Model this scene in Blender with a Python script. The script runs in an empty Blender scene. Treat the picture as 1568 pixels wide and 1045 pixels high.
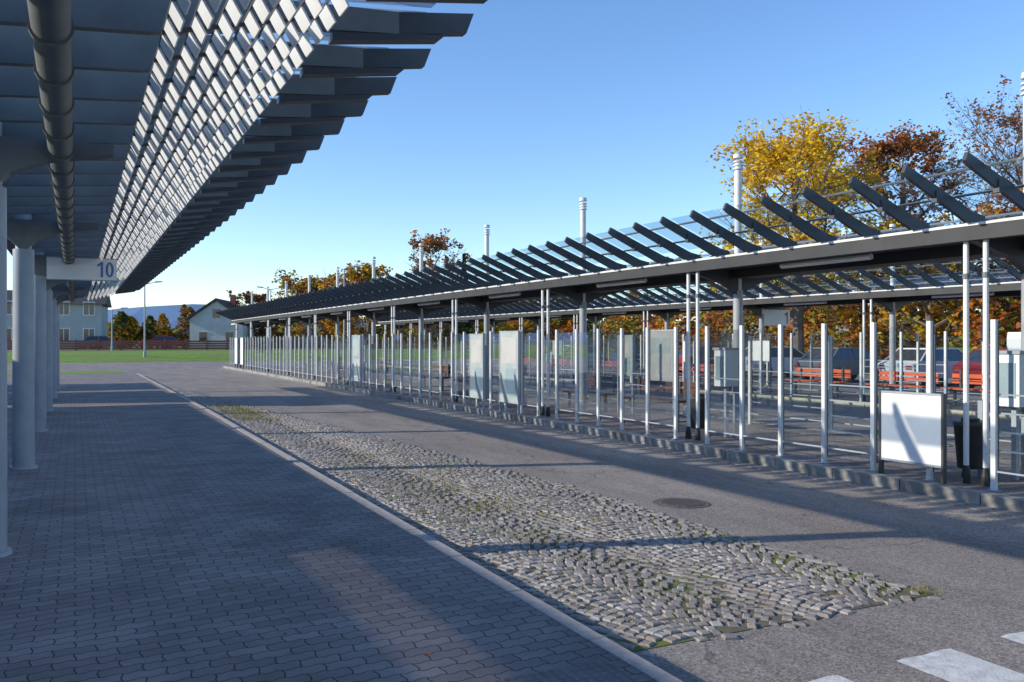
import bpy, math, random
from mathutils import Vector, Matrix
random.seed(7)
R=random.random
def U(a,b): return a+(b-a)*random.random()
scene=bpy.context.scene
# ---------------------------------------------------------------- materials
def _nt(name):
    m=bpy.data.materials.new(name); m.use_nodes=True
    nt=m.node_tree; b=nt.nodes['Principled BSDF']
    return m,nt,b
def N(nt,t,**kw):
    n=nt.nodes.new(t)
    for k,v in kw.items(): setattr(n,k,v)
    return n
def mk(name,c1,c2=None,scale=4,rough=.7,metal=0,bump=0,bscale=60,spec=.4,c3=None,s3=.6):
    m,nt,b=_nt(name); L=nt.links
    tc=N(nt,'ShaderNodeTexCoord')
    b.inputs['Roughness'].default_value=rough; b.inputs['Metallic'].default_value=metal
    b.inputs['Specular IOR Level'].default_value=spec
    if c2 is None: c2=tuple(x*.78 for x in c1)
    no=N(nt,'ShaderNodeTexNoise'); no.inputs['Scale'].default_value=scale; no.inputs['Detail'].default_value=7; no.inputs['Roughness'].default_value=.65
    L.new(tc.outputs['Object'],no.inputs['Vector'])
    rp=N(nt,'ShaderNodeValToRGB'); rp.color_ramp.elements[0].position=.35; rp.color_ramp.elements[1].position=.65
    rp.color_ramp.elements[0].color=(*c2,1); rp.color_ramp.elements[1].color=(*c1,1)
    L.new(no.outputs['Fac'],rp.inputs['Fac']); out=rp.outputs['Color']
    if c3:
        n3=N(nt,'ShaderNodeTexNoise'); n3.inputs['Scale'].default_value=s3; n3.inputs['Detail'].default_value=5
        L.new(tc.outputs['Object'],n3.inputs['Vector'])
        r3=N(nt,'ShaderNodeValToRGB'); r3.color_ramp.elements[0].position=.5; r3.color_ramp.elements[1].position=.68
        L.new(n3.outputs['Fac'],r3.inputs['Fac'])
        mx=N(nt,'ShaderNodeMixRGB'); mx.inputs['Color2'].default_value=(*c3,1)
        L.new(r3.outputs['Color'],mx.inputs['Fac']); L.new(out,mx.inputs['Color1']); out=mx.outputs['Color']
    L.new(out,b.inputs['Base Color'])
    if bump:
        nb=N(nt,'ShaderNodeTexNoise'); nb.inputs['Scale'].default_value=bscale; nb.inputs['Detail'].default_value=4
        L.new(tc.outputs['Object'],nb.inputs['Vector'])
        bp=N(nt,'ShaderNodeBump'); bp.inputs['Strength'].default_value=bump; bp.inputs['Distance'].default_value=.01
        L.new(nb.outputs['Fac'],bp.inputs['Height']); L.new(bp.outputs['Normal'],b.inputs['Normal'])
    return m
def glass(name,tint=(.93,.96,.96),refl=.10,k=.5):
    m=bpy.data.materials.new(name); m.use_nodes=True; nt=m.node_tree; nt.nodes.clear(); L=nt.links
    o=N(nt,'ShaderNodeOutputMaterial'); t=N(nt,'ShaderNodeBsdfTransparent'); t.inputs['Color'].default_value=(*tint,1)
    g=N(nt,'ShaderNodeBsdfGlossy'); g.inputs['Roughness'].default_value=.03; g.inputs['Color'].default_value=(.9,.95,1,1)
    lw=N(nt,'ShaderNodeLayerWeight'); lw.inputs['Blend'].default_value=.25
    ma=N(nt,'ShaderNodeMath',operation='MULTIPLY_ADD'); ma.inputs[1].default_value=k; ma.inputs[2].default_value=refl*.5
    L.new(lw.outputs['Fresnel'],ma.inputs[0])
    mx=N(nt,'ShaderNodeMixShader'); L.new(ma.outputs[0],mx.inputs[0]); L.new(t.outputs[0],mx.inputs[1]); L.new(g.outputs[0],mx.inputs[2])
    L.new(mx.outputs[0],o.inputs[0]); return m
def leafmat(name,c,c2=None):
    m,nt,b=_nt(name); L=nt.links
    if c2 is None: c2=tuple(x*.55 for x in c)
    tc=N(nt,'ShaderNodeTexCoord'); no=N(nt,'ShaderNodeTexNoise'); no.inputs['Scale'].default_value=1.3; no.inputs['Detail'].default_value=3
    L.new(tc.outputs['Object'],no.inputs['Vector'])
    mx=N(nt,'ShaderNodeMixRGB'); mx.inputs['Color1'].default_value=(*c2,1); mx.inputs['Color2'].default_value=(*c,1)
    rp=N(nt,'ShaderNodeValToRGB'); rp.color_ramp.elements[0].position=.4; rp.color_ramp.elements[1].position=.6
    L.new(no.outputs['Fac'],rp.inputs['Fac']); L.new(rp.outputs['Color'],mx.inputs['Fac']); L.new(mx.outputs['Color'],b.inputs['Base Color'])
    b.inputs['Roughness'].default_value=.75; b.inputs['Specular IOR Level'].default_value=.2
    tr=N(nt,'ShaderNodeBsdfTranslucent'); L.new(mx.outputs['Color'],tr.inputs['Color'])
    ms=N(nt,'ShaderNodeMixShader'); ms.inputs[0].default_value=.4
    o=[n for n in nt.nodes if n.type=='OUTPUT_MATERIAL'][0]
    L.new(b.outputs[0],ms.inputs[1]); L.new(tr.outputs[0],ms.inputs[2]); L.new(ms.outputs[0],o.inputs[0])
    return m
def paver():
    m,nt,b=_nt('interlocking_pavers'); L=nt.links
    tc=N(nt,'ShaderNodeTexCoord'); sp=N(nt,'ShaderNodeSeparateXYZ'); L.new(tc.outputs['Object'],sp.inputs[0])
    w=N(nt,'ShaderNodeMath',operation='MULTIPLY'); w.inputs[1].default_value=2*math.pi/.1; L.new(sp.outputs['X'],w.inputs[0])
    s=N(nt,'ShaderNodeMath',operation='SINE'); L.new(w.outputs[0],s.inputs[0])
    s2=N(nt,'ShaderNodeMath',operation='MULTIPLY_ADD'); s2.inputs[1].default_value=.008; L.new(s.outputs[0],s2.inputs[0]); L.new(sp.outputs['Y'],s2.inputs[2])
    w2=N(nt,'ShaderNodeMath',operation='MULTIPLY'); w2.inputs[1].default_value=2*math.pi/.11; L.new(sp.outputs['Y'],w2.inputs[0])
    t=N(nt,'ShaderNodeMath',operation='SINE'); L.new(w2.outputs[0],t.inputs[0])
    t2=N(nt,'ShaderNodeMath',operation='MULTIPLY_ADD'); t2.inputs[1].default_value=.005; L.new(t.outputs[0],t2.inputs[0]); L.new(sp.outputs['X'],t2.inputs[2])
    cb=N(nt,'ShaderNodeCombineXYZ'); L.new(t2.outputs[0],cb.inputs['X']); L.new(s2.outputs[0],cb.inputs['Y'])
    br=N(nt,'ShaderNodeTexBrick'); br.offset=.5
    br.inputs['Scale'].default_value=1; br.inputs['Brick Width'].default_value=.20; br.inputs['Row Height'].default_value=.10
    br.inputs['Mortar Size'].default_value=.0045; br.inputs['Mortar Smooth'].default_value=.3
    br.inputs['Color1'].default_value=(.25,.215,.20,1); br.inputs['Color2'].default_value=(.34,.295,.275,1); br.inputs['Mortar'].default_value=(.075,.065,.058,1)
    L.new(cb.outputs[0],br.inputs['Vector'])
    no=N(nt,'ShaderNodeTexNoise'); no.inputs['Scale'].default_value=.9; no.inputs['Detail'].default_value=9; no.inputs['Roughness'].default_value=.7
    L.new(tc.outputs['Object'],no.inputs['Vector'])
    rp=N(nt,'ShaderNodeValToRGB'); rp.color_ramp.elements[0].position=.3; rp.color_ramp.elements[1].position=.72
    rp.color_ramp.elements[0].color=(.58,.56,.54,1); rp.color_ramp.elements[1].color=(1.15,1.12,1.1,1); L.new(no.outputs['Fac'],rp.inputs['Fac'])
    mu=N(nt,'ShaderNodeMixRGB',blend_type='MULTIPLY'); mu.inputs['Fac'].default_value=1
    L.new(br.outputs['Color'],mu.inputs['Color1']); L.new(rp.outputs['Color'],mu.inputs['Color2'])
    n2=N(nt,'ShaderNodeTexNoise'); n2.inputs['Scale'].default_value=160; n2.inputs['Detail'].default_value=2; L.new(tc.outputs['Object'],n2.inputs['Vector'])
    m2=N(nt,'ShaderNodeMixRGB',blend_type='OVERLAY'); m2.inputs['Fac'].default_value=.4; L.new(mu.outputs['Color'],m2.inputs['Color1']); L.new(n2.outputs['Fac'],m2.inputs['Color2'])
    L.new(m2.outputs['Color'],b.inputs['Base Color']); b.inputs['Roughness'].default_value=.8; b.inputs['Specular IOR Level'].default_value=.3
    iv=N(nt,'ShaderNodeMath',operation='SUBTRACT'); iv.inputs[0].default_value=1; L.new(br.outputs['Fac'],iv.inputs[1])
    bp=N(nt,'ShaderNodeBump'); bp.inputs['Strength'].default_value=.7; bp.inputs['Distance'].default_value=.006; L.new(iv.outputs[0],bp.inputs['Height'])
    b2=N(nt,'ShaderNodeBump'); b2.inputs['Strength'].default_value=.3; b2.inputs['Distance'].default_value=.003; L.new(n2.outputs['Fac'],b2.inputs['Height']); L.new(bp.outputs['Normal'],b2.inputs['Normal'])
    L.new(b2.outputs['Normal'],b.inputs['Normal'])
    return m
def asphalt():
    m,nt,b=_nt('worn_asphalt'); L=nt.links
    tc=N(nt,'ShaderNodeTexCoord')
    vo=N(nt,'ShaderNodeTexVoronoi'); vo.inputs['Scale'].default_value=75; L.new(tc.outputs['Object'],vo.inputs['Vector'])
    mp=N(nt,'ShaderNodeMapping'); mp.inputs['Scale'].default_value=(1.4,.35,1); L.new(tc.outputs['Object'],mp.inputs['Vector'])
    no=N(nt,'ShaderNodeTexNoise'); no.inputs['Scale'].default_value=.8; no.inputs['Detail'].default_value=10; no.inputs['Roughness'].default_value=.72; L.new(mp.outputs[0],no.inputs['Vector'])
    rp=N(nt,'ShaderNodeValToRGB'); rp.color_ramp.elements[0].position=.32; rp.color_ramp.elements[1].position=.68
    rp.color_ramp.elements[0].color=(.19,.16,.138,1); rp.color_ramp.elements[1].color=(.32,.28,.245,1); L.new(no.outputs['Fac'],rp.inputs['Fac'])
    mu=N(nt,'ShaderNodeMixRGB',blend_type='OVERLAY'); mu.inputs['Fac'].default_value=.5; L.new(rp.outputs['Color'],mu.inputs['Color1'])
    bw=N(nt,'ShaderNodeRGBToBW'); L.new(vo.outputs['Color'],bw.inputs[0]); L.new(bw.outputs[0],mu.inputs['Color2'])
    v2=N(nt,'ShaderNodeTexVoronoi',feature='DISTANCE_TO_EDGE'); v2.inputs['Scale'].default_value=.33
    wn=N(nt,'ShaderNodeTexNoise'); wn.inputs['Scale'].default_value=1.5; wn.inputs['Detail'].default_value=6; L.new(tc.outputs['Object'],wn.inputs['Vector'])
    wm=N(nt,'ShaderNodeMixRGB',blend_type='LINEAR_LIGHT'); wm.inputs['Fac'].default_value=.5; L.new(tc.outputs['Object'],wm.inputs['Color1']); L.new(wn.outputs['Color'],wm.inputs['Color2']); L.new(wm.outputs[0],v2.inputs['Vector'])
    cr=N(nt,'ShaderNodeValToRGB'); cr.color_ramp.elements[0].position=.0; cr.color_ramp.elements[1].position=.006; cr.color_ramp.elements[0].color=(.55,.55,.55,1); cr.color_ramp.elements[1].color=(1,1,1,1)
    L.new(v2.outputs['Distance'],cr.inputs['Fac'])
    m3=N(nt,'ShaderNodeMixRGB',blend_type='MULTIPLY'); m3.inputs['Fac'].default_value=1; L.new(mu.outputs['Color'],m3.inputs['Color1']); L.new(cr.outputs['Color'],m3.inputs['Color2'])
    L.new(m3.outputs['Color'],b.inputs['Base Color']); b.inputs['Roughness'].default_value=.85; b.inputs['Specular IOR Level'].default_value=.25
    bp=N(nt,'ShaderNodeBump'); bp.inputs['Strength'].default_value=.45; bp.inputs['Distance'].default_value=.004; L.new(vo.outputs['Distance'],bp.inputs['Height']); L.new(bp.outputs['Normal'],b.inputs['Normal'])
    return m
M_pav=paver(); M_asp=asphalt()
M_ground=mk('dry_grass_ground',(.10,.11,.04),(.07,.08,.03),scale=.3)
M_grass=mk('lawn_grass',(.19,.30,.035),(.12,.21,.02),scale=2,bump=1,bscale=20,rough=.9,c3=(.2,.2,.05),s3=.3)
M_kerb=mk('granite_kerb',(.52,.45,.39),(.38,.33,.29),scale=14,bump=.4,bscale=90,rough=.8)
M_kerb2=mk('concrete_kerb',(.36,.34,.31),(.2,.19,.175),scale=6,bump=.4,bscale=80,rough=.85,c3=(.14,.13,.11),s3=1.5)
M_kerby=mk('yellowed_kerb',(.5,.46,.32),(.35,.32,.25),scale=6,rough=.85)
M_dirt=mk('joint_dirt_moss',(.17,.145,.105),(.11,.095,.065),scale=7,rough=.95,c3=(.15,.17,.04),s3=1.1)
M_st=[mk('cobble_a',(.37,.33,.295),(.27,.24,.215),scale=30,bump=.5,bscale=150),mk('cobble_b',(.30,.27,.245),(.22,.195,.18),scale=30,bump=.5,bscale=150),
      mk('cobble_c',(.46,.42,.37),(.35,.31,.28),scale=30,bump=.5,bscale=150),mk('cobble_d',(.35,.30,.26),(.25,.21,.185),scale=30,bump=.5,bscale=150)]
M_paint=mk('road_paint',(.80,.79,.75),(.5,.48,.45),scale=12,rough=.7,bump=.4,bscale=80,c3=(.62,.6,.56),s3=4)
M_tact=mk('tactile_paver',(.24,.21,.20),(.17,.15,.14),scale=10,rough=.8)
M_steel=mk('grey_painted_steel',(.38,.405,.43),(.30,.325,.355),scale=3,rough=.45,spec=.4)
M_white=mk('white_painted_steel',(.82,.82,.80),(.72,.72,.70),scale=2.5,rough=.4)
M_wpost=mk('aluminium_post',(.74,.73,.70),(.60,.595,.575),scale=2.5,rough=.45)
M_dark=mk('anthracite_steel',(.07,.072,.076),(.05,.052,.056),scale=2,rough=.45)
M_mid=mk('slate_grey_steel',(.19,.205,.20),(.135,.145,.145),scale=2,rough=.5)
M_ceil=mk('dark_ceiling_panel',(.05,.05,.052),(.035,.035,.037),scale=2,rough=.6)
M_glass=glass('clear_glass',refl=.08,k=.4); M_glassr=glass('roof_glass',(.72,.82,.90),.25,.55); M_filter=glass('light_filter_pane',(.38,.36,.34),.1,.3)  # the last glass only dims sunlight through a pane added out of view
M_slat=mk('white_slat',(.9,.9,.88),(.84,.84,.82),scale=5,rough=.5)
M_poster=mk('poster_pale',(.42,.47,.44),(.33,.38,.36),scale=3,rough=.35)
M_posterg=mk('poster_blue',(.33,.41,.43),(.25,.33,.36),scale=2,rough=.35)
M_postgr=mk('poster_grey',(.52,.51,.48),(.43,.42,.40),scale=2,rough=.35)
M_black=mk('black_plastic',(.03,.03,.032),(.02,.02,.022),rough=.5)
M_wood=mk('red_brown_wood',(.16,.06,.03),(.10,.035,.02),scale=8,rough=.5)
M_orange=mk('orange_seat',(.65,.12,.03),(.5,.09,.03),rough=.5)
M_blue=mk('blue_number',(.10,.2,.5),(.08,.16,.42),rough=.5)
M_redn=mk('red_number',(.45,.05,.06),(.35,.04,.05),rough=.5)
M_iron=mk('cast_iron',(.15,.125,.11),(.09,.075,.065),scale=20,rough=.6,bump=.5,bscale=40)
M_bark=mk('bark',(.17,.14,.115),(.11,.09,.075),scale=5,rough=.9)
M_wall1=mk('greygreen_plaster',(.42,.46,.44),(.36,.4,.38),scale=1,rough=.9)
M_wall2=mk('white_plaster',(.66,.66,.64),(.54,.54,.52),scale=1,rough=.9)
M_wall3=mk('beige_plaster',(.5,.45,.36),(.4,.36,.3),scale=1,rough=.9)
M_roofd=mk('dark_tiles',(.07,.055,.05),(.045,.04,.038),scale=4,rough=.8)
M_roofr=mk('red_tiles',(.22,.08,.05),(.15,.055,.04),scale=4,rough=.8)
M_win=mk('window_glass',(.05,.06,.08),(.03,.035,.05),rough=.1,spec=.8)
M_brick=mk('red_stained_boards',(.36,.12,.09),(.26,.09,.07),scale=6,rough=.9)
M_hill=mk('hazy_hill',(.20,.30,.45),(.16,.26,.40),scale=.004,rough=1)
L_yel=leafmat('leaf_yellow',(.88,.62,.04),(.66,.42,.03)); L_yel2=leafmat('leaf_gold',(.72,.40,.035)); L_or=leafmat('leaf_orange',(.58,.20,.035)); L_red=leafmat('leaf_russet',(.42,.12,.04))
L_grn=leafmat('leaf_green',(.14,.18,.04)); L_brn=leafmat('leaf_brown',(.32,.19,.085)); L_yg=leafmat('leaf_yellowgreen',(.38,.36,.06)); L_dg=leafmat('leaf_darkgreen',(.05,.09,.035))
# ---------------------------------------------------------------- mesh builder
class MB:
    def __init__(s): s.v=[]; s.f=[]; s.m=[]; s.mats=[]
    def mi(s,m):
        if m not in s.mats: s.mats.append(m)
        return s.mats.index(m)
    def face(s,pts,m):
        i=len(s.v); s.v+= [tuple(p) for p in pts]; s.f.append(tuple(range(i,i+len(pts)))); s.m.append(s.mi(m))
    def box(s,x0,x1,y0,y1,z0,z1,m):
        i=len(s.v); s.v+=[(x0,y0,z0),(x1,y0,z0),(x1,y1,z0),(x0,y1,z0),(x0,y0,z1),(x1,y0,z1),(x1,y1,z1),(x0,y1,z1)]
        k=s.mi(m)
        for q in ((0,3,2,1),(4,5,6,7),(0,1,5,4),(1,2,6,5),(2,3,7,6),(3,0,4,7)): s.f.append(tuple(i+a for a in q)); s.m.append(k)
    def ext(s,prof,a0,a1,m,axis='y'):
        n=len(prof); i=len(s.v); k=s.mi(m)
        for a in (a0,a1):
            for (p,z) in prof: s.v.append((p,a,z) if axis=='y' else (a,p,z))
        s.f.append(tuple(range(i,i+n))); s.f.append(tuple(range(i+2*n-1,i+n-1,-1))); s.m+=[k,k]
        for j in range(n):
            j2=(j+1)%n; s.f.append((i+j,i+n+j,i+n+j2,i+j2)); s.m.append(k)
    def cyl(s,p0,p1,r0,r1,n,m,cap=True):
        p0=Vector(p0);p1=Vector(p1); d=(p1-p0)
        if d.length<1e-6: return
        d.normalize(); a=Vector((0,0,1)) if abs(d.z)<.9 else Vector((1,0,0))
        u=d.cross(a).normalized(); w=d.cross(u); i=len(s.v); k=s.mi(m)
        for p,r in ((p0,r0),(p1,r1)):
            for j in range(n):
                t=2*math.pi*j/n; s.v.append(tuple(p+u*(r*math.cos(t))+w*(r*math.sin(t))))
        for j in range(n):
            j2=(j+1)%n; s.f.append((i+j,i+j2,i+n+j2,i+n+j)); s.m.append(k)
        if cap: s.f.append(tuple(range(i+n-1,i-1,-1))); s.f.append(tuple(range(i+n,i+2*n))); s.m+=[k,k]
    def build(s,name,loc=(0,0,0),rot=0,smooth=False,parent=None,fix=True):
        me=bpy.data.meshes.new(name); me.from_pydata(s.v,[],s.f)
        for m in s.mats: me.materials.append(m)
        me.polygons.foreach_set('material_index',s.m)
        me.update()
        if fix and len(s.f)<60000:
            import bmesh
            bm=bmesh.new(); bm.from_mesh(me); bmesh.ops.recalc_face_normals(bm,faces=bm.faces); bm.to_mesh(me); bm.free()
        if smooth:
            me.polygons.foreach_set('use_smooth',[True]*len(me.polygons))
            try: me.set_sharp_from_angle(angle=math.radians(35))
            except Exception: pass
        o=bpy.data.objects.new(name,me); scene.collection.objects.link(o); o.location=loc; o.rotation_euler=(0,0,rot)
        if parent: o.parent=parent
        return o
def empty(name,loc=(0,0,0),rot=0):
    e=bpy.data.objects.new(name,None); scene.collection.objects.link(e); e.location=loc; e.rotation_euler=(0,0,rot); return e
P=.12
# ---------------------------------------------------------------- ground
b=MB(); b.face([(-4000,-4000,-.03),(4000,-4000,-.03),(4000,4000,-.03),(-4000,4000,-.03)],M_ground); b.build('ground',fix=False)
b=MB(); b.face([(-40,-30,0),(70,-30,0),(70,77,0),(-40,77,0)],M_asp); b.build('asphalt_road',fix=False)
def kx(y): return 2.40+min(max(y,0)*.014,.3)
b=MB()
ys=[-12+i*1.0 for i in range(0,60)]
for a,c in zip(ys[:-1],ys[1:]): b.face([(-14,a,P),(kx(a),a,P),(kx(c),c,P),(-14,c,P)],M_pav)
b.build('platform_pavement',fix=False)
b=MB()
y=-12
while y<47:
    a=y+.006; c=y+.994; o=U(-.004,.004); h=P+.006+U(-.003,.004)
    i=len(b.v)
    for (yy) in (a,c):
        k=kx(yy)+o
        b.v+=[(k,yy,-.02),(k,yy,h),(k+.10,yy,h),(k+.118,yy,h-.02),(k+.125,yy,-.02)]
    kk=b.mi(M_kerb)
    for j in range(4): b.f.append((i+j,i+j+5,i+j+6,i+j+1)); b.m.append(kk)
    b.f.append((i,i+1,i+2,i+3,i+4)); b.m.append(kk); b.f.append((i+9,i+8,i+7,i+6,i+5)); b.m.append(kk)
    y+=1.0
b.box(-14,2.7,47.02,47.2,-.02,P+.006,M_kerb)
b.build('granite_kerb')
b=MB(); b.face([(1.62,0,P+.004),(2.38,0,P+.004),(2.38,3.72,P+.004),(1.62,3.72,P+.004)],M_tact)
for i in range(15):
    for j in range(40):
        x=1.66+i*.05; y=1.75+j*.05
        b.cyl((x,y,P+.004),(x,y,P+.012),.017,.011,6,M_tact)
b.build('tactile_paving')
def ce(y):
    if y<9: return 5.22
    if y<14: return 5.22-(y-9)*.06
    return max(2.9,4.92-(y-14)*.085)
b=MB()
pts=[(y,ce(y)) for y in [4.03+i*.5 for i in range(60)]]
for (a,xa),(c,xc) in zip(pts[:-1],pts[1:]): b.face([(kx(a)+.12,a,.004),(xa-.02,a,.004),(xc-.02,c,.004),(kx(c)+.12,c,.004)],M_dirt)
w=1.28
r=-8
while True:
    y0=3.6+r*.085; r+=1
    if y0>33: break
    x=2.5+U(0,.05)
    while x<5.3:
        sx=U(.062,.09)
        u=((x+sx/2-2.55)/w)%1.0
        yy=y0+.42*(1-(2*u-1)**2)+U(-.009,.009)
        sl=math.atan(.42*(-2*(2*u-1))*2/w)*.9
        lim=ce(yy)
        if kx(yy)+.16<x+sx/2<lim+U(-.08,.05) and 4.0+U(-.06,.14)<yy and R()>.02:
            cx=x+sx/2; hx=sx/2-.003; hy=.038+U(-.005,.003); h=.014+U(-.004,.006); t=U(-.003,.003); t2=U(-.003,.003)
            ca=math.cos(sl+U(-.1,.1)); sa=math.sin(sl); hx*=max(.7,math.cos(sl)*1.05)
            i=len(b.v)
            for (kx_,zz) in ((1,-.005),(.98,h-.007),(.74,h)):
                for (px,py) in ((-1,-1),(1,-1),(1,1),(-1,1)):
                    qx=px*hx*kx_; qy=py*hy*kx_
                    b.v.append((cx+qx*ca-qy*sa,yy+qx*sa+qy*ca,zz+(px*t+py*t2 if zz>0 else 0)))
            k=b.mi(random.choice(M_st))
            for l in (0,4):
                for j in range(4): b.f.append((i+l+j,i+l+(j+1)%4,i+l+4+(j+1)%4,i+l+4+j)); b.m.append(k)
            b.f.append((i+8,i+9,i+10,i+11)); b.m.append(k)
        x+=sx+.004
b.build('cobblestone_strip',fix=False)
b=MB()
def blades(cx,cy,n,sp,h):
    for _ in range(n):
        x=cx+random.gauss(0,sp); y=cy+random.gauss(0,sp); a=U(0,6.28); l=U(.3,1)*h; d=U(.2,.9)*l
        wv=.003+U(0,.003)
        b.face([(x-wv*math.sin(a),y+wv*math.cos(a),.006),(x+wv*math.sin(a),y-wv*math.cos(a),.006),(x+d*math.cos(a),y+d*math.sin(a),.006+l)],random.choice((L_grn,L_yg,L_yg,L_brn)))
for _ in range(1000):
    yy=4.1+ (R()**1.1)*24; xx=U(kx(yy)+.2,ce(yy)-.05)
    blades(xx,yy,10,.05,.03)
for _ in range(130): blades(U(3.2,3.9),U(19,24),20,.12,.07)
for _ in range(220): blades(U(3.0,4.6),U(7.0,13),18,.10,.042)
for _ in range(60): blades(3.0+R()*.9,U(4.3,7),12,.08,.03)
for _ in range(8): blades(5.22+U(-.08,.08),4.1+U(-.08,.08),10,.03,.04)
for _ in range(60):
    yy=U(4,30); blades(kx(yy)+.15,yy,8,.03,.035)
b.build('grass_weeds',fix=False)
b=MB()
for i in range(6):
    x=3.08+i*.862
    b.face([(x,-3,.004),(x+.43,-3,.004),(x+.43,3.28,.004),(x+.36,3.29,.004),(x+.2,3.275,.004),(x+.08,3.29,.004),(x,3.28,.004)],M_paint)
b.build('crosswalk_marking',fix=False)
b=MB(); b.cyl((5.75,7.5,0),(5.75,7.5,.006),.30,.30,32,M_iron); b.cyl((5.75,7.5,.006),(5.75,7.5,.010),.24,.24,32,M_iron)
for i in range(-4,5):
    l=math.sqrt(.22**2-(i*.05)**2); b.box(5.75-l,5.75+l,7.5+i*.05-.012,7.5+i*.05+.012,.010,.013,M_iron)
b.build('manhole_cover')
b=MB()
for _ in range(600):
    if R()<.35: x=U(2.7,8.4); y=6+R()**1.1*24
    elif R()<.6: x=8.4-abs(random.gauss(0,.12)); y=U(2,45)
    else: x=U(-1.5,2.4); y=3+R()**1.2*25
    z=(P+.008 if x<kx(y) else (.022 if x<ce(y) and y>4 else .008)); s=U(.012,.026) if x>2.4 else U(.006,.014); a=U(0,6.28)
    q=[(s*math.cos(a+t)*(1 if i%2 else .6),s*math.sin(a+t)*(1 if i%2 else .6)) for i,t in enumerate((0,.9,1.9,3.1,4.2,5.2))]
    b.face([(x+p[0],y+p[1],z+U(0,.012)) for p in q],random.choice((L_or,L_yel2,L_brn,L_brn,L_brn)))
b.build('fallen_leaves',fix=False)
# ---------------------------------------------------------------- right platforms
def platform(x0,x1,y0,y1,name,km):
    r=(x1-x0)/2; cx=(x0+x1)/2; pts=[(x0,y0),(x1,y0)]
    for i in range(17):
        t=math.pi*i/16; pts.append((cx+r*math.cos(t),y1+r*math.sin(t)*.8))
    e=MB(); e.face([(p[0],p[1],P) for p in pts],M_pav)
    o=empty(name)
    e.build('paving',parent=o,fix=False)
    k=MB()
    y=y0
    while y<y1-.01:
        h=P+.012+U(-.003,.004); c=min(y+.99,y1)
        for (a,d) in ((x0-.14,x0),(x1,x1+.14)):
            k.box(a+U(0,.006),d,y+.006,c,-.02,h,km)
            if a<x0: k.box(a-.24,a-.004,y+.004,c-.003,-.02,.006,M_st[1])
        y+=1
    for i in range(16):
        t0=math.pi*i/16;t1=math.pi*(i+1)/16
        q=[]
        for (t,rr) in ((t0,r),(t0,r+.14),(t1,r+.14),(t1,r)): q.append((cx+rr*math.cos(t),y1+rr*math.sin(t)*.8))
        n=len(k.v); k.v+=[(a,c,-.02) for a,c in q]+[(a,c,P+.012) for a,c in q]; kk=k.mi(km)
        for f in ((4,5,6,7),(1,2,6,5),(0,3,7,4)): k.f.append(tuple(n+z for z in f)); k.m.append(kk)
    k.build('kerb_stones',parent=o)
platform(8.6,11.9,-8,58.5,'bus_platform',M_kerb2)
platform(18.2,21.6,-8,58.5,'bus_platform',M_kerby)
YC=[6.43+5*i for i in range(-2,11)]
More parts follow.
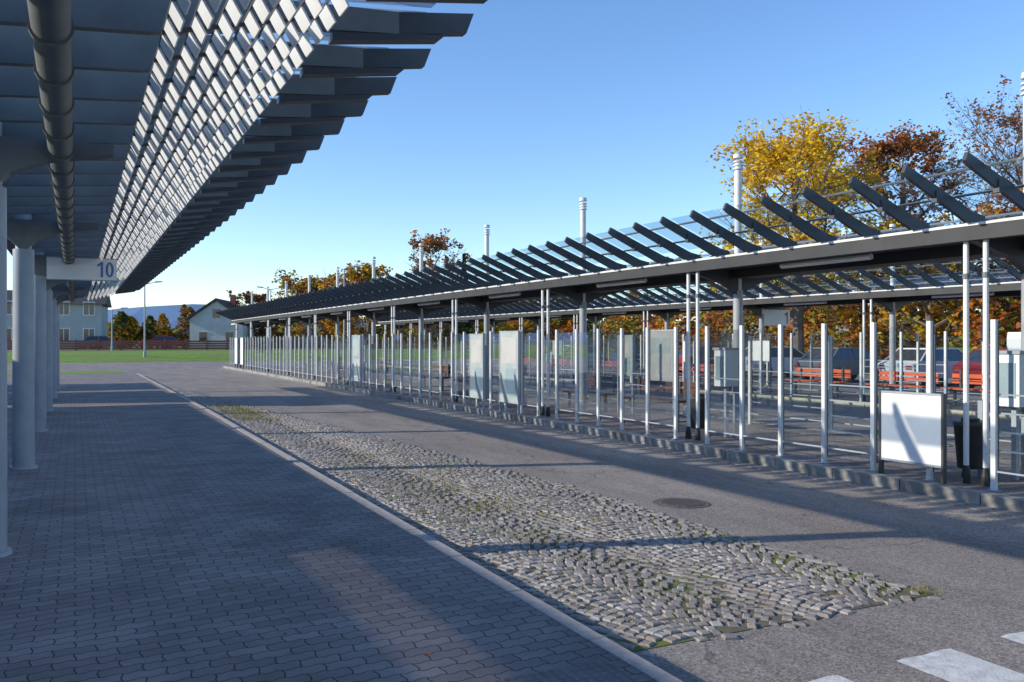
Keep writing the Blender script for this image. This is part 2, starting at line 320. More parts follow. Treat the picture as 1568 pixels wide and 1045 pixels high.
def canopy(cx,name='bus_platform_canopy'):
    o=empty(name)
    g=MB()
    Y0,Y1=-6,57.6
    xl=cx-.99; xr=cx+.99; H=P+2.88
    g.box(xl+.05,xr-.05,Y0,Y1,H-.10,H-.04,M_ceil)
    for x in (xl,xr):
        g.box(x-.05,x+.05,Y0,Y1,H-.16,H-.002,M_ceil)
        g.box(x-.06,x+.06,Y0-.01,Y1+.01,H,H+.032,M_wpost)  # pale strip paints in the sunlit top edge of the gutter
    g.box(cx-.2,cx+.2,Y0,Y1,H-.24,H-.102,M_ceil)
    y=Y0+.3
    while y<Y1:
        for s in (-1,1):
            def X(d): return cx+s*d
            g.ext([(X(.80),H+.035),(X(1.10),H+.035),(X(2.04),H+.45),(X(2.11),H+.50),(X(2.07),H+.585),(X(1.0),H+.16),(X(.80),H+.12)],y-.022,y+.022,M_dark)
            g.box(min(X(1.55),X(1.62)),max(X(1.55),X(1.62)),y-.035,y+.035,H+.22,H+.35,M_dark)
        y+=.714
    for s in (-1,1):
        for d,h in ((1.25,.31),(1.72,.49)):
            g.cyl((cx+s*d,Y0,H+h),(cx+s*d,Y1,H+h),.016,.016,6,M_mid)
    for yc in YC:
        g.cyl((cx-.75,yc+1.6,H-.19),(cx-.75,yc+3.2,H-.19),.04,.04,8,M_white)
        for s in (-1,1):
            pr=[(cx,P+2.28),(cx+s*.10,P+2.42),(cx+s*.35,P+2.55),(cx+s*1.0,H-.17),(cx+s*1.0,H-.10),(cx,H-.10)]
            g.ext(pr,yc-.05-(.001 if s>0 else 0),yc+.05,M_dark)
    g.build('roof_frame',parent=o)
    c=MB()
    for yc in YC:
        c.cyl((cx,yc,P),(cx,yc,P+2.45),.085,.08,14,M_steel)
        c.cyl((cx,yc,P),(cx,yc,P+.05),.14,.12,14,M_steel)
        c.cyl((cx,yc,P+2.45),(cx,yc,P+4.45),.062,.062,12,M_wpost)
        c.cyl((cx,yc,P+4.45),(cx,yc,P+4.62),.055,.055,12,M_white)
        for q in (4.47,4.53,4.59): c.cyl((cx,yc,P+q),(cx,yc,P+q+.022),.085,.085,12,M_wpost)
        c.cyl((cx,yc,P+4.66),(cx,yc,P+4.73),.085,.075,12,M_wpost)
        for dy in (-.12,.12):
            x=cx-.94
            c.cyl((x,yc+dy,P),(x,yc+dy,P+.10),.055,.05,10,M_black)
            c.cyl((x,yc+dy,P+.10),(x,yc+dy,P+.2),.05,.03,10,M_black)
            c.cyl((x,yc+dy,P+.2),(x,yc+dy,H-.002),.03,.03,10,M_white)
            c.cyl((x,yc+dy,P+2.3),(x,yc+dy,P+2.36),.038,.038,10,M_mid)
    c.build('columns_and_masts',parent=o,smooth=True)
    q=MB()
    for s in (-1,1):
        y=Y0+.3
        while y<Y1-.5:
            q.face([(cx+s*1.05,y+.03,H+.195),(cx+s*1.95,y+.03,H+.555),(cx+s*1.95,y+.68,H+.555),(cx+s*1.05,y+.68,H+.195)],M_glassr); y+=.714
    q.build('roof_glass',parent=o,fix=False)
canopy(9.94); canopy(19.6)
def fence(x,y0,y1,step,name,skip=(),rails=False,h=1.83,glassy=True):
    o=empty(name); g=MB(); q=MB()
    y=y0; i=0
    while y<=y1:
        g.box(x-.024,x+.020,y-.028,y+.028,P,P+h,M_wpost)
        g.box(x+.020,x+.034,y-.032,y+.032,P+.1,P+h-.02,M_dark)
        g.box(x-.05,x+.05,y-.05,y+.05,P,P+.012,M_steel)
        if y+step<=y1+.01 and i not in skip:
            if glassy: q.face([(x,y+.03,P+.22),(x,y+step-.03,P+.22),(x,y+step-.03,P+h-.06),(x,y+.03,P+h-.06)],M_glass)
            g.box(x-.008,x+.008,y+.03,y+step-.03,P+.2,P+.218,M_steel)
            if rails and i%3==0:
                for zz in (.42,.62,.82,1.02): g.box(x+.04,x+.055,y+.03,y+step-.03,P+zz,P+zz+.018,M_steel)
        y+=step; i+=1
    g.build('posts_and_rails',parent=o)
    if glassy: q.build('glass_panes',parent=o,fix=False)
fence(8.78,.53,57.5,.79,'glass_windbreak_fence',skip=(7,13,19,26,32,39),rails=True)
fence(11.6,-1,57,2.0,'glass_windbreak_fence',skip=(3,8,13,18,23,28),rails=True,h=1.7)
fence(18.5,-1,57,1.25,'platform_railing',rails=True,glassy=False)
fence(21.3,-1,57,2.0,'platform_railing',rails=True,glassy=False)
def board(x,y0,y1,z0,z1,m,name='poster_board'):
    g=MB(); g.box(x-.02,x+.02,y0,y1,P+z0,P+z1,m)
    for yy in (y0-.03,y1): g.box(x-.03,x+.03,yy,yy+.03,P,P+z1+.03,M_dark if m is M_white else M_steel)
    g.box(x-.025,x+.025,y0,y1,P+z1,P+z1+.025,M_steel); g.box(x-.025,x+.025,y0,y1,P+z0-.025,P+z0,M_steel)
    if m is not M_white:
        g.box(x-.024,x-.021,y0+.08,y1-.08,P+z0+(z1-z0)*.55,P+z1-.12,M_postgr if m is M_poster else M_poster)
        g.box(x-.024,x-.021,y0+.08,y1-.3,P+z0+.12,P+z0+(z1-z0)*.48,M_posterg if m is M_poster else M_postgr)
    g.build(name)
board(8.70,6.62,7.44,.2,.98,M_white,'white_notice_panel')
board(8.70,17.1,18.0,.24,1.8,M_poster); board(8.70,18.95,19.7,.24,1.75,M_poster)
board(9.5,12.6,13.35,.9,1.78,M_postgr); board(10.2,14.9,15.4,.9,1.7,M_poster)
for yy,m in ((29,M_posterg),(52.2,M_white),(54.2,M_white)): board(8.71,yy,yy+.95,.24,1.78,m)
for yy,m in ((10.2,M_poster),(20.3,M_white),(25,M_posterg),(33,M_poster)): board(18.9,yy,yy+.8,1.0,1.6,m)
for yc in (6.43,11.43,21.43,31.43):
    g=MB(); g.box(9.55,9.83,yc-.14,yc+.14,P+.85,P+1.45,M_white); g.box(9.53,9.85,yc-.16,yc+.16,P+1.452,P+1.49,M_steel); g.box(9.66,9.72,yc-.03,yc+.03,P,P+.848,M_steel)
    g.box(9.545,9.549,yc-.1,yc+.1,P+.95,P+1.35,M_posterg)
    g.build('timetable_stand')
def bin_(x,y):
    g=MB(); g.cyl((x,y,P+.12),(x,y,P+.62),.14,.18,16,M_black); g.cyl((x,y,P+.62),(x,y,P+.66),.19,.19,16,M_dark); g.cyl((x,y,P+.66),(x,y,P+.7),.10,.10,12,M_black)
    g.box(x+.17,x+.21,y-.03,y+.03,P,P+.9,M_steel); g.build('litter_bin',smooth=True)
for p in ((9.35,6.75),(9.5,11.9),(9.4,21.8),(9.4,32),(19,12),(19,22),(-1.9,20)): bin_(*p)
def bench(x,y,m,L=2.1):
    g=MB()
    for i in range(4): g.box(x-.2+i*.105,x-.2+i*.105+.085,y,y+L,P+.42,P+.45,m)
    for i in range(2): g.box(x+.24,x+.27,y,y+L,P+.55+i*.14,P+.65+i*.14,m)
    for yy in (y+.25,y+L-.25):
        g.box(x-.18,x+.24,yy-.025,yy+.025,P+.38,P+.418,M_dark); g.box(x-.03,x+.03,yy-.025,yy+.025,P,P+.379,M_dark)
        g.box(x+.2,x+.238,yy-.025,yy+.025,P+.42,P+.85,M_dark); g.box(x-.2,x+.22,yy-.04,yy+.04,P,P+.02,M_dark)
    g.build('platform_bench')
for y in (13.7,16.3,23,26,33,36,43): bench(10.6,y,M_wood)
for y in (7.5,10,12.5,15,17.8,22.3,24.8,29,33,37): bench(19.3,y,M_orange)
def numsign(x0,x1,y,z0,z1,txt,m,tx):
    o=empty('platform_number_sign'); g=MB(); g.box(x0,x1,y-.03,y+.03,P+z0,P+z1,M_white); g.box(x0-.01,x1+.01,y-.035,y+.035,P+z1,P+z1+.015,M_steel); g.box(x0-.01,x1+.01,y-.035,y+.035,P+z0-.015,P+z0,M_steel)
    g.build('panel',parent=o)
    d=MB(); H=(z1-z0)*.72; zb=P+z0+(z1-z0)*.14; yf=y-.034; wd=H*.5; x=tx; st=H*.15
    for ch in reversed(txt):
        if ch=='1':
            d.face([(x-st,yf,zb),(x,yf,zb),(x,yf,zb+H),(x-st*.8,yf,zb+H),(x-st*2.4,yf,zb+H*.82),(x-st*2.4,yf,zb+H*.68),(x-st,yf,zb+H*.78)],m); x-=st*2.4+H*.12
        else:
            n=28; cx=x-wd/2; cz=zb+H/2
            for i in range(n):
                a=2*math.pi*i/n; c=2*math.pi*(i+1)/n
                d.face([(cx+wd/2*math.cos(a),yf,cz+H/2*math.sin(a)),(cx+wd/2*math.cos(c),yf,cz+H/2*math.sin(c)),(cx+(wd/2-st)*math.cos(c),yf,cz+(H/2-st*.8)*math.sin(c)),(cx+(wd/2-st)*math.cos(a),yf,cz+(H/2-st*.8)*math.sin(a))],m)
            x-=wd+H*.14
    d.build('number',parent=o,fix=False)
numsign(-.45,.68,17.5,2.70,3.08,'10',M_blue,.63)
numsign(19.6,20.75,21.4,2.1,2.6,'1',M_redn,20.65)
# ---------------------------------------------------------------- left canopy
o=empty('bus_platform_canopy')
LX=-.58; YL=[2.6+5*i for i in range(-1,7)]; LY0,LY1=-4,35.0
g=MB()
y=LY0+.35
while y<LY1:
    g.ext([(-.9,P+3.10),(.35,P+3.20),(1.25,P+3.36),(1.70,P+3.40),(1.70,P+3.53),(.3,P+3.44),(-.9,P+3.30)],y-.03,y+.03,M_mid)
    g.ext([(1.70,P+3.40),(2.13,P+3.47),(2.18,P+3.60),(1.70,P+3.53)],y-.03,y+.03,M_dark)
    g.ext([(1.30,P+3.30),(1.95,P+3.40),(1.99,P+3.435),(1.30,P+3.345)],y-.045,y+.045,M_dark)
    y+=.714
g.box(-.98,-.9,LY0,LY1,P+3.08,P+3.3,M_dark)
for yc in YL:
    for s in (-1,1):
        pr=[(LX,P+2.70),(LX+s*.14,P+2.86),(LX+s*.40,P+2.98),(LX+s*.85,P+3.06),(LX+s*.85,P+3.13),(LX,P+3.12)] if s>0 else [(LX,P+2.70),(LX-.14,P+2.86),(LX-.38,P+3.02),(LX-.38,P+3.12),(LX,P+3.12)]
        g.ext(pr,yc-.09-(.001 if s>0 else 0),yc+.09,M_mid)
g.build('roof_fins',parent=o)
g=MB()
y=LY0
g.cyl((-.10,LY0,P+3.06),(-.10,LY1-.2,P+3.06),.085,.085,20,M_mid)
while y<LY1-.3:
    g.cyl((-.10,y,P+3.06),(-.10,y+.04,P+3.06),.098,.098,20,M_mid); y+=.714
for yc in YL:
    g.cyl((LX,yc,P),(LX,yc,P+2.75),.125,.12,24,M_steel)
    g.cyl((LX,yc,P),(LX,yc,P+.03),.16,.155,24,M_steel)
    g.cyl((LX,yc,P+2.7),(LX,yc,P+4.6),.09,.09,12,M_steel)
    g.cyl((LX,yc,P+4.6),(LX,yc,P+4.66),.11,.11,12,M_steel)
g.build('columns_and_duct',parent=o,smooth=True)
g=MB()
def gz(x): return P+3.03+(x-.39)*.26
nb=7; tl=math.radians(30); pl=.095
dx,dz=-math.sin(tl)*pl,math.cos(tl)*pl; nx,nz=.005*math.cos(tl),.005*math.sin(tl)
for i in range(nb):
    x=.44+i*(1.2-.44)/(nb-1); z=gz(x)
    y=LY0+.1+(.0 if i%2 else .0)
    while y<LY1:
        g.ext([(x-nx,z-nz),(x+nx,z+nz),(x+dx+nx,z+dz+nz),(x+dx-nx,z+dz-nz)],y,y+.155,M_slat)
        y+=.238
    # carrier rod along the top edge of each louvre row
    g.box(x+dx-.006,x+dx+.006,LY0,LY1,z+dz+.004,z+dz+.018,M_dark)
y=LY0+.1-.0415
while y<LY1:
    g.ext([(.382,gz(.40)+.075),(1.16,gz(1.16)+.085),(1.16,gz(1.16)+.10),(.382,gz(.40)+.10)],y-.006,y+.006,M_dark); y+=.476
g.build('sunshade_grille',parent=o)
g=MB()
y=LY0+.35
while y<LY1-.8:
    g.face([(1.25,y+.035,P+3.52),(1.9,y+.035,P+3.585),(1.9,y+.68,P+3.585),(1.25,y+.68,P+3.52)],M_glassr); y+=.714
g.build('roof_glass',parent=o,fix=False)
def shade_hall(x0,x1,y0,y1,h,sky=None,name='unseen_shade_hall'):  # unseen block, added to keep the left platform in shade
    g=MB()
    ys_=y0
    if sky:
        g.box(x0,x1-1.1,y0,sky,P+h-.18,P+h,M_mid); g.box(x1-.26,x1,y0,sky,P+h-.18,P+h,M_mid)
        g.face([(x1-1.1,y0,P+h-.02),(x1-.26,y0,P+h-.02),(x1-.26,sky,P+h-.02),(x1-1.1,sky,P+h-.02)],M_filter); ys_=sky  # pane added to pass a weak strip of sunlight onto the paving
    g.box(x0,x1,ys_,y1,P+h-.18,P+h,M_mid)
    g.box(x0+.5,x1-1.6,y0+.1,y1-.1,P,P+h-.182,M_wall3)
    yy=y0+.6
    while yy<y1-1.5:
        g.box(x1-1.6,x1-1.58,yy,yy+1.3,P+.5,P+2.2,M_win)
        g.box(x1-1.58,x1-1.56,yy-.06,yy,P+.44,P+2.26,M_white); g.box(x1-1.58,x1-1.56,yy+1.3,yy+1.36,P+.44,P+2.26,M_white)
        yy+=2.0
    g.build(name)
HX=-4.0
shade_hall(-18,HX,-8,25.6,2.75,sky=8.6); shade_hall(-18,HX,27.0,32.2,2.75); shade_hall(-18,HX,33.2,38,2.75)  # gaps between the added blocks let sunlit strips reach the platform
g=MB(); g.box(-8,-4.4,27.4,30.8,P+2.752,P+5.4,M_wall3); g.box(-8.2,-4.2,27.2,31.0,P+5.4,P+5.55,M_roofd)  # unseen tall block, added to cast a wide shadow across the road
for yy in (28,29.4): g.box(-4.4,-4.37,yy,yy+.8,P+3.6,P+4.7,M_win)
g.build('unseen_shade_tower')
# ---------------------------------------------------------------- distant setting
g=MB()
prof=[(77.5,-.03),(78.2,.10),(82,.55),(90,.78),(128,.8),(175,1.2)]
xs=[-60+i*4 for i in range(46)]
for xa,xb in zip(xs[:-1],xs[1:]):
    for (a,c) in zip(prof[:-1],prof[1:]): g.face([(xa,a[0],a[1]),(xb,a[0],a[1]),(xb,c[0],c[1]),(xa,c[0],c[1])],M_grass)
g.build('grass_bank',fix=False)
g=MB(); g.face([(-60,95.5,.81),(120,95.5,.81),(120,104.5,.82),(-60,104.5,.82)],M_asp); g.build('street',fix=False)
g=MB(); g.ext([(48.5,0.0),(48.8,.10),(52,.12),(52.4,0.0)],-3,2.2,M_grass,axis='x'); g.build('grass_island')
g=MB()
x=-20
while x<18:
    g.box(x,x+.12,94,94.12,.75,1.9,M_brick); x+=2.0
for z in (.9,1.13,1.36,1.59): g.box(-20,18,94.13,94.17,z,z+.18,M_brick)
g.build('red_wooden_fence')
def building(name,loc,rot,w,d,h,rh,wm,rm,floors=1,nw=3):
    o=empty(name,loc,rot); g=MB(); g.box(-w/2,w/2,-d/2,d/2,0,h,wm); g.build('walls',parent=o)
    r=MB(); r.ext([(-d/2-.4,h+.003),(d/2+.4,h+.003),(0,h+rh)],-w/2-.4,w/2+.4,rm,axis='x'); r.box(w*.2,w*.2+.6,.3,.9,h+rh*.3,h+rh+.7,M_brick); r.build('roof',parent=o)
    k=MB()
    for f in range(floors):
        z=.9+f*2.8
        for i in range(nw):
            x=-w/2+w*(i+.5)/nw
            k.box(x-.5,x+.5,-d/2-.03,-d/2,z,z+1.3,M_win)
            for (a,c,e,f2) in ((-.58,-.5,-.08,1.38),(.5,.58,-.08,1.38),(-.5,.5,1.3,1.38),(-.5,.5,-.08,0),(-.03,.03,0,1.3)):
                k.box(x+a,x+c,-d/2-.05,-d/2-.031 if abs(a)<.04 else -d/2,z+e,z+f2,M_white)
    k.build('windows',parent=o)
def gable_house(name,loc,rot,w,d,h,rh,wm,rm):
    o=empty(name,loc,rot); g=MB()
    g.ext([(-w/2,0),(w/2,0),(w/2,h),(0,h+rh),(-w/2,h)],-d/2,d/2,wm); g.build('walls',parent=o)
    r=MB()
    for s in (-1,1): r.ext([(s*(w/2+.5),h-.45*rh/(w/2)+.02),(0,h+rh+.03),(0,h+rh+.28),(s*(w/2+.5),h-.45*rh/(w/2)+.25)],-d/2-.4,d/2+.4,rm)
    r.box(.8,1.4,0,.6,h+rh*.4,h+rh+.9,M_brick); r.build('roof',parent=o)
    k=MB()
    for (x,z) in ((-w*.25,.9),(w*.25,.9),(0,h+.1)):
        k.box(x-.45,x+.45,-d/2-.03,-d/2,z,z+1.1,M_win); k.box(x-.52,x+.52,-d/2-.06,-d/2-.031,z+1.1,z+1.17,M_white); k.box(x-.52,x+.52,-d/2-.06,-d/2-.031,z-.07,z,M_white)
    k.build('windows',parent=o)
building('apartment_house',(-3,108,.8),-.1,12,9,4.8,1.6,M_wall1,M_roofd,2,5)
gable_house('white_house',(16.6,114,.8),-.35,6.2,8,3.6,2.2,M_wall2,M_roofd)
building('village_house',(29,121,.8),.1,12,8,3.4,2.2,M_wall3,M_roofd,1,4)
building('village_house',(52,112,.3),-.2,14,9,4,2.5,M_wall2,M_roofr,1,5)
building('village_house',(75,80,0),-.7,16,9,4,2.5,M_wall3,M_roofr,1,5)
def car(loc,rot,paint,name='parked_car',van=False):
    o=empty(name,loc,rot); g=MB(); W=.86
    if van:
        g.ext([(-2.5,.35),(2.5,.35),(2.55,.9),(2.2,1.15),(1.7,1.95),(-2.45,2.0),(-2.5,1.8)],-.95,.95,paint,axis='y')
        for s in (-1,1): g.box(-2.2,1.5,s*.95-(.01 if s<0 else 0),s*.95+(.01 if s>0 else 0),1.2,1.75,M_win)
        wx=(-1.6,1.6)
    else:
        g.ext([(-2.1,.32),(2.1,.32),(2.15,.6),(2.0,.82),(1.15,.93),(-1.75,.98),(-2.12,.85)],-W,W,paint)
        n=len(g.v); k=g.mi(M_win)
        g.v+=[(1.15,-W+.03,.93),(1.15,W-.03,.93),(-1.75,W-.03,.975),(-1.75,-W+.03,.975),(.45,-W+.2,1.40),(.45,W-.2,1.40),(-1.15,W-.2,1.42),(-1.15,-W+.2,1.42)]
        for f in ((0,1,5,4),(1,2,6,5),(2,3,7,6),(3,0,4,7)): g.f.append(tuple(n+a for a in f)); g.m.append(k)
        g.box(-1.18,.48,-W+.19,W-.19,1.40,1.45,paint)
        for s in (-1,1):
            for a,c in ((1.15,.45),(-.3,-.3),(-1.75,-1.15)): g.cyl((a,s*(W-.02),.94),(c,s*(W-.19),1.42),.035,.03,5,paint)
        wx=(-1.3,1.35)
    for x in wx:
        for s in (-1,1):
            g.cyl((x,s*(W-.15),.32),(x,s*(W+.03),.32),.32,.32,16,M_black); g.cyl((x,s*(W+.03),.32),(x,s*(W+.04),.32),.19,.19,12,M_steel)
    g.box(2.1,2.16,-.75,-.45,.6,.74,M_white); g.box(2.1,2.16,.45,.75,.6,.74,M_white); g.box(-2.14,-2.09,-.78,-.5,.65,.8,M_redn); g.box(-2.14,-2.09,.5,.78,.65,.8,M_redn)
    g.build('body',parent=o)
C_red=mk('car_paint_red',(.30,.03,.03),(.28,.03,.03),rough=.25); C_wh=mk('car_paint_white',(.75,.75,.74),(.7,.7,.7),rough=.25); C_gr=mk('car_paint_grey',(.2,.21,.23),(.18,.19,.2),rough=.25); C_bl=mk('car_paint_blue',(.04,.08,.2),(.04,.08,.2),rough=.25)
car((8.2,101,.82),math.pi,C_red); car((2.5,103,.82),0,C_gr)
for (x,y,c,v) in ((29,17,C_wh,True),(30,20,C_red,False),(30,23.2,C_wh,False),(29.3,27,C_gr,False),(30.2,32,C_wh,False),(31,38,C_red,False),(31,44,C_bl,False),(30,50,C_wh,False)): car((x,y,0),U(-.05,.05),c,van=v)
def lamp(x,y,z,h,double=False):
    g=MB(); g.cyl((x,y,z),(x,y,z+h),.09,.05,10,M_steel); g.cyl((x,y,z),(x,y,z+.5),.13,.12,10,M_steel)
    for s in ((-1,1) if double else (1,)):
        g.cyl((x,y,z+h-.05),(x+s*.9,y,z+h+.15),.035,.03,8,M_steel)
        g.ext([(x+s*.8,z+h+.1),(x+s*1.4,z+h+.16),(x+s*1.4,z+h+.24),(x+s*.8,z+h+.22)],y-.13,y+.13,M_steel)
    g.build('street_lamp')
lamp(5.3,80.5,.3,6.3); lamp(18,91.6,.75,6.3,True); lamp(21.5,76.6,0,8.2); lamp(3.2,93,.75,4)
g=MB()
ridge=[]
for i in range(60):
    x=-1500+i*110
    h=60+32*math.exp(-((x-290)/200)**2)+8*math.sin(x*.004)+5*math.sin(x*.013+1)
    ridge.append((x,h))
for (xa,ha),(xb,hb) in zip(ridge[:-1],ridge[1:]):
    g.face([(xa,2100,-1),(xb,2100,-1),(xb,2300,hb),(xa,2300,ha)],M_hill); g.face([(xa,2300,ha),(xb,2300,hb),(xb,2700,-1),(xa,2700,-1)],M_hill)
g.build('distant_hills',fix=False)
# ---------------------------------------------------------------- trees
def leafquad(b,p,s,m):
    a=U(0,6.28)
    u=Vector((math.cos(a),math.sin(a),U(-.6,.6))).normalized(); v=u.cross(Vector((U(-1,1),U(-1,1),U(-1,1)))).normalized()
    p=Vector(p); k=s*U(.6,1.2); l=s*U(.5,1.0)
    b.face([p-u*k,p-v*l*.6,p+u*k,p+v*l],m)
def tree(name,loc,h,w,mats,nleaf,ls,trunk=.22,base=.2,seed=1,depth=4):
    random.seed(seed); b=MB(); ends=[]
    def grow(p,d,L,r,k):
        q=p+d*L*.5; d2=(d+Vector((U(-.2,.2),U(-.2,.2),U(-.02,.18)))).normalized(); q2=q+d2*L*.5
        n=7 if k>3 else (5 if k>1 else 3)
        b.cyl(p,q,r,r*.85,n,M_bark,False); b.cyl(q,q2,r*.85,r*.62,n,M_bark,False)
        if k<=2: ends.append(q2)
        if k<=1: ends.append(q)
        if k<=0: return
        nc=3; a0=U(0,6.28)
        for i in range(nc+1):
            if i==0: e=(d2+Vector((U(-.25,.25),U(-.25,.25),.15))).normalized(); LL=L*U(.7,.85); st=q2
            else:
                a=a0+i*6.28/nc+U(-.5,.5); sp=U(.6,1.1)
                e=(d2*.8+Vector((math.cos(a)*sp,math.sin(a)*sp,U(-.1,.4)))).normalized(); LL=L*U(.5,.8); st=p+(q2-p)*U(.45,1)
            grow(st,e,LL,r*(.6 if i==0 else .45),k-1)
    th=h*base
    b.cyl((0,0,-.1),(0,0,.4),trunk*1.4,trunk,9,M_bark,False)
    p=Vector((0,0,.4)); r=trunk; nseg=8; crown=(h-th)
    for i in range(nseg):
        z=th+crown*.72*i/(nseg-1)
        q=Vector((p.x+U(-.18,.18),p.y+U(-.18,.18),z)); r2=trunk*(1-.78*i/(nseg-1))
        b.cyl(p,q,r,r2,8,M_bark,False); p=q; r=r2
        t=i/(nseg-1)
        wid=w/2*math.sin(math.pi*(.22+.62*t))**.8
        for j in range(2 if i<nseg-1 else 4):
            a=i*2.4+j*math.pi*(1 if i<nseg-1 else .5)+U(-.5,.5)
            e=Vector((math.cos(a),math.sin(a),.55+.75*t)).normalized()
            grow(q,e,wid*U(.42,.62),r2*.55,depth-1)
    mz=max(e.z for e in ends)
    fz=(h-th)/(mz-th)
    rr=sorted(max(abs(e.x),abs(e.y)) for e in ends)[int(len(ends)*.96)]; fx=(w/2)/rr
    def S(p):
        p=Vector(p)
        if p.z<=th: return p
        k=min(1,(p.z-th)/1.0); return Vector((p.x*(1+(fx-1)*k),p.y*(1+(fx-1)*k),th+(p.z-th)*fz))
    b.v=[tuple(S(p)) for p in b.v]
    E=[S(e) for e in ends]
    cl=[(random.choice(E),random.choice(mats)) for _ in range(max(1,nleaf//18))]
    for c,m in cl:
        sp=U(.16,.42)*w/9
        for _ in range(18):
            leafquad(b,c+Vector((random.gauss(0,sp),random.gauss(0,sp),random.gauss(0,sp*.8))),ls,m if R()<.75 else random.choice(mats))
    b.build(name,loc,fix=False)
tree('yellow_autumn_tree',(33.3,33.7,0),13.4,8.8,[L_yel,L_yel,L_yel2,L_yel],13000,.13,.28,.22,11)
tree('russet_autumn_tree',(42.9,34.5,0),14.4,7.4,[L_red,L_or,L_red,L_brn],10000,.13,.28,.2,5)
tree('bare_autumn_tree',(42.0,27.6,0),15,8,[L_brn,L_red],4200,.1,.25,.2,8,depth=5)
tree('bare_autumn_tree',(47,27,0),14,8,[L_brn,L_or],4500,.1,.25,.2,18,depth=5)
tree('russet_autumn_tree',(40,26,0),9.0,6,[L_or,L_red,L_yel2],5500,.13,.25,.15,28)
tree('russet_autumn_tree',(47,38,0),9.5,7,[L_or,L_red,L_brn],5500,.14,.25,.15,48)
tree('yellow_autumn_tree',(44,45,0),9.0,9,[L_yg,L_yel2,L_brn],5000,.16,.25,.2,21)
tree('yellow_autumn_tree',(37,29,0),7.5,6,[L_yel,L_yel2,L_yg],5000,.13,.2,.15,27)
tree('brown_autumn_tree',(27.3,70.2,0),11.3,5.8,[L_brn,L_or,L_brn],3600,.15,.2,.2,9)
tree('yellow_autumn_tree',(27,87,.5),9.5,7.0,[L_yel2,L_or,L_yg],5500,.2,.2,.12,14)
tree('brown_autumn_tree',(24,99.8,.8),9.0,9,[L_brn,L_or,L_yg],6500,.22,.2,.10,15)
tree('brown_autumn_tree',(20,114,.8),7.4,5,[L_brn,L_red],2800,.22,.2,.12,16)
tree('brown_autumn_tree',(32,80,0),7.6,6,[L_yg,L_brn],3000,.2,.2,.12,17)
tree('yellow_autumn_tree',(36,68,0),7.6,7,[L_yg,L_yel2],3500,.2,.2,.12,37)
def conifer(loc,h,w,seed):
    random.seed(seed); b=MB(); b.cyl((0,0,0),(0,0,h),.16,.03,7,M_bark)
    for i in range(2600):
        t=R()**.7; z=h*(.12+.88*t); r=(1-t)*w/2*(.55+.45*math.sin(z*6)**2); a=U(0,6.28); q=r*U(.4,1)
        leafquad(b,(q*math.cos(a),q*math.sin(a),z-q*.25),.16,L_dg if R()<.8 else L_grn)
    b.build('conifer_tree',loc,fix=False)
conifer((29.9,69.1,0),9.2,2.6,3)
def mass(name,path,n,h,thick,ls,mats,seed,base=0,dens=1.1):
    random.seed(seed); b=MB()
    L=[]
    for (p,q) in zip(path[:-1],path[1:]): L.append((Vector(p),Vector(q),(Vector(q)-Vector(p)).length))
    tot=sum(l[2] for l in L)
    clumps=[]
    for _ in range(int(tot/dens)):
        t=U(0,tot)
        for (p,q,l) in L:
            if t<=l: break
            t-=l
        c=p.lerp(q,min(1,t/l)); hh=h*U(.45,1.05); clumps.append((c.x+random.gauss(0,thick*.5),c.y+random.gauss(0,thick*.5),hh,U(.9,1.9),random.choice(mats)))
    k=max(1,n//len(clumps))
    for (x,y,hh,r,m) in clumps:
        b.cyl((x,y,base),(x+U(-.3,.3),y+U(-.3,.3),base+hh*.85),.07,.02,4,M_bark,False)
        for _ in range(k):
            z=base+hh*(R()**.75); f=max(.15,math.sin(math.pi*min(1,.15+.8*(z-base)/hh)))
            a=U(0,6.28); q=r*f*math.sqrt(R())
            leafquad(b,(x+q*math.cos(a),y+q*math.sin(a),z),ls,m if R()<.7 else random.choice(mats))
    b.build(name,fix=False)
mass('autumn_hedge',[(40,14),(40,30),(39,60),(36,85),(32,100)],34000,5.8,2.2,.19,[L_yg,L_yel2,L_brn,L_grn,L_or,L_or,L_red],31,dens=.7)
mass('autumn_hedge',[(4,119),(14,118)],5000,5.4,1.2,.26,[L_or,L_brn,L_yel2,L_grn,L_brn],32,.8,.8)
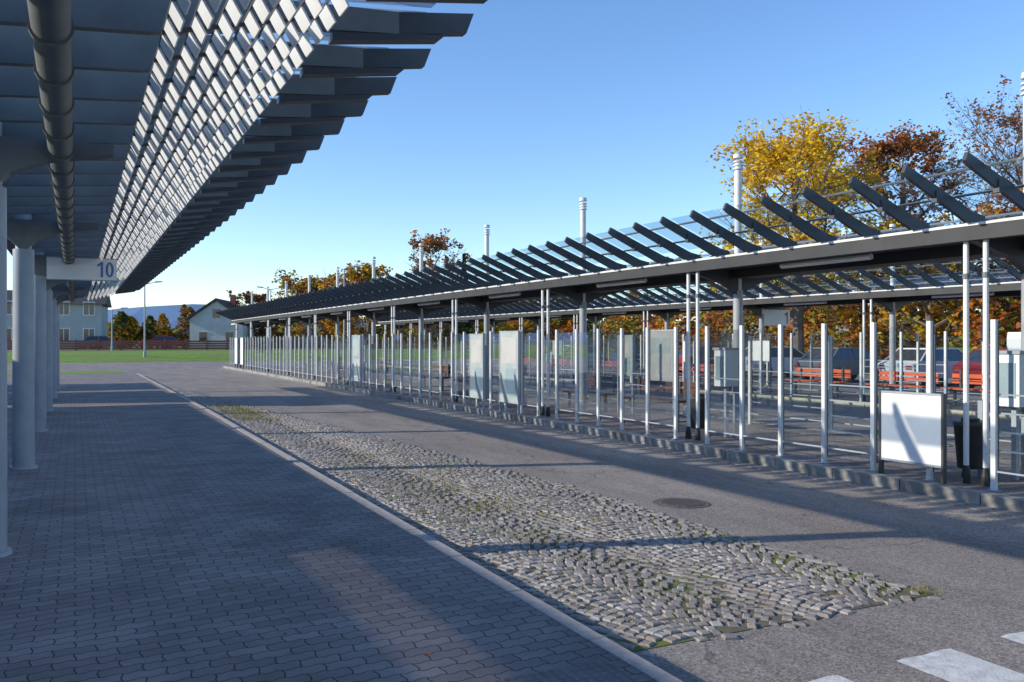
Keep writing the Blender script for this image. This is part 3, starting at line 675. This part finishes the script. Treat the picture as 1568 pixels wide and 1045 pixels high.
mass('autumn_hedge',[(22,112),(36,108),(50,98)],6500,5.4,1.5,.28,[L_grn,L_brn,L_yg,L_red],33,.6)
mass('distant_trees',[(-60,170),(-10,175),(35,170)],6000,3.8,4,.5,[L_brn,L_grn,L_or,L_dg,L_yg],34,1)
mass('distant_trees',[(40,168),(90,140),(120,90),(125,40),(110,0)],14000,9.5,5,.7,[L_brn,L_grn,L_or,L_dg,L_yg],36)
mass('roadside_bush',[(14.6,84),(16.6,84.4)],500,2.0,.4,.14,[L_grn,L_dg],35,.4)
# ---------------------------------------------------------------- light, sky, camera
el=math.atan(.402); L=Vector((.958*math.cos(el),-.287*math.cos(el),-math.sin(el)))
sd=bpy.data.lights.new('sun','SUN'); sd.energy=5.0; sd.angle=math.radians(.5); sd.color=(1,.93,.80)
so=bpy.data.objects.new('sun',sd); scene.collection.objects.link(so); so.rotation_euler=L.to_track_quat('-Z','Y').to_euler()
W=bpy.data.worlds.new('World'); scene.world=W; W.use_nodes=True; nt=W.node_tree
bg=nt.nodes['Background']; sk=nt.nodes.new('ShaderNodeTexSky'); sk.sky_type='NISHITA'; sk.sun_disc=False
sk.sun_elevation=el; sk.sun_rotation=math.atan2(-.958,.287)%(2*math.pi); sk.air_density=1.0; sk.dust_density=.15; sk.ozone_density=3.0; sk.altitude=300
hs=nt.nodes.new('ShaderNodeHueSaturation'); hs.inputs['Hue'].default_value=.506; hs.inputs['Saturation'].default_value=1.12; hs.inputs['Value'].default_value=1.6
nt.links.new(sk.outputs[0],hs.inputs['Color']); nt.links.new(hs.outputs[0],bg.inputs['Color']); bg.inputs['Strength'].default_value=.15
cd=bpy.data.cameras.new('camera'); cam=bpy.data.objects.new('camera',cd); scene.collection.objects.link(cam); scene.camera=cam
cd.sensor_width=36; cd.lens=30.77; cd.clip_end=9000; cd.clip_start=.05
cam.location=(0,0,P+1.6); cam.rotation_euler=(math.radians(90),0,-math.radians(26.53))
scene.view_settings.view_transform='Standard'; scene.view_settings.look='None'; scene.view_settings.exposure=0
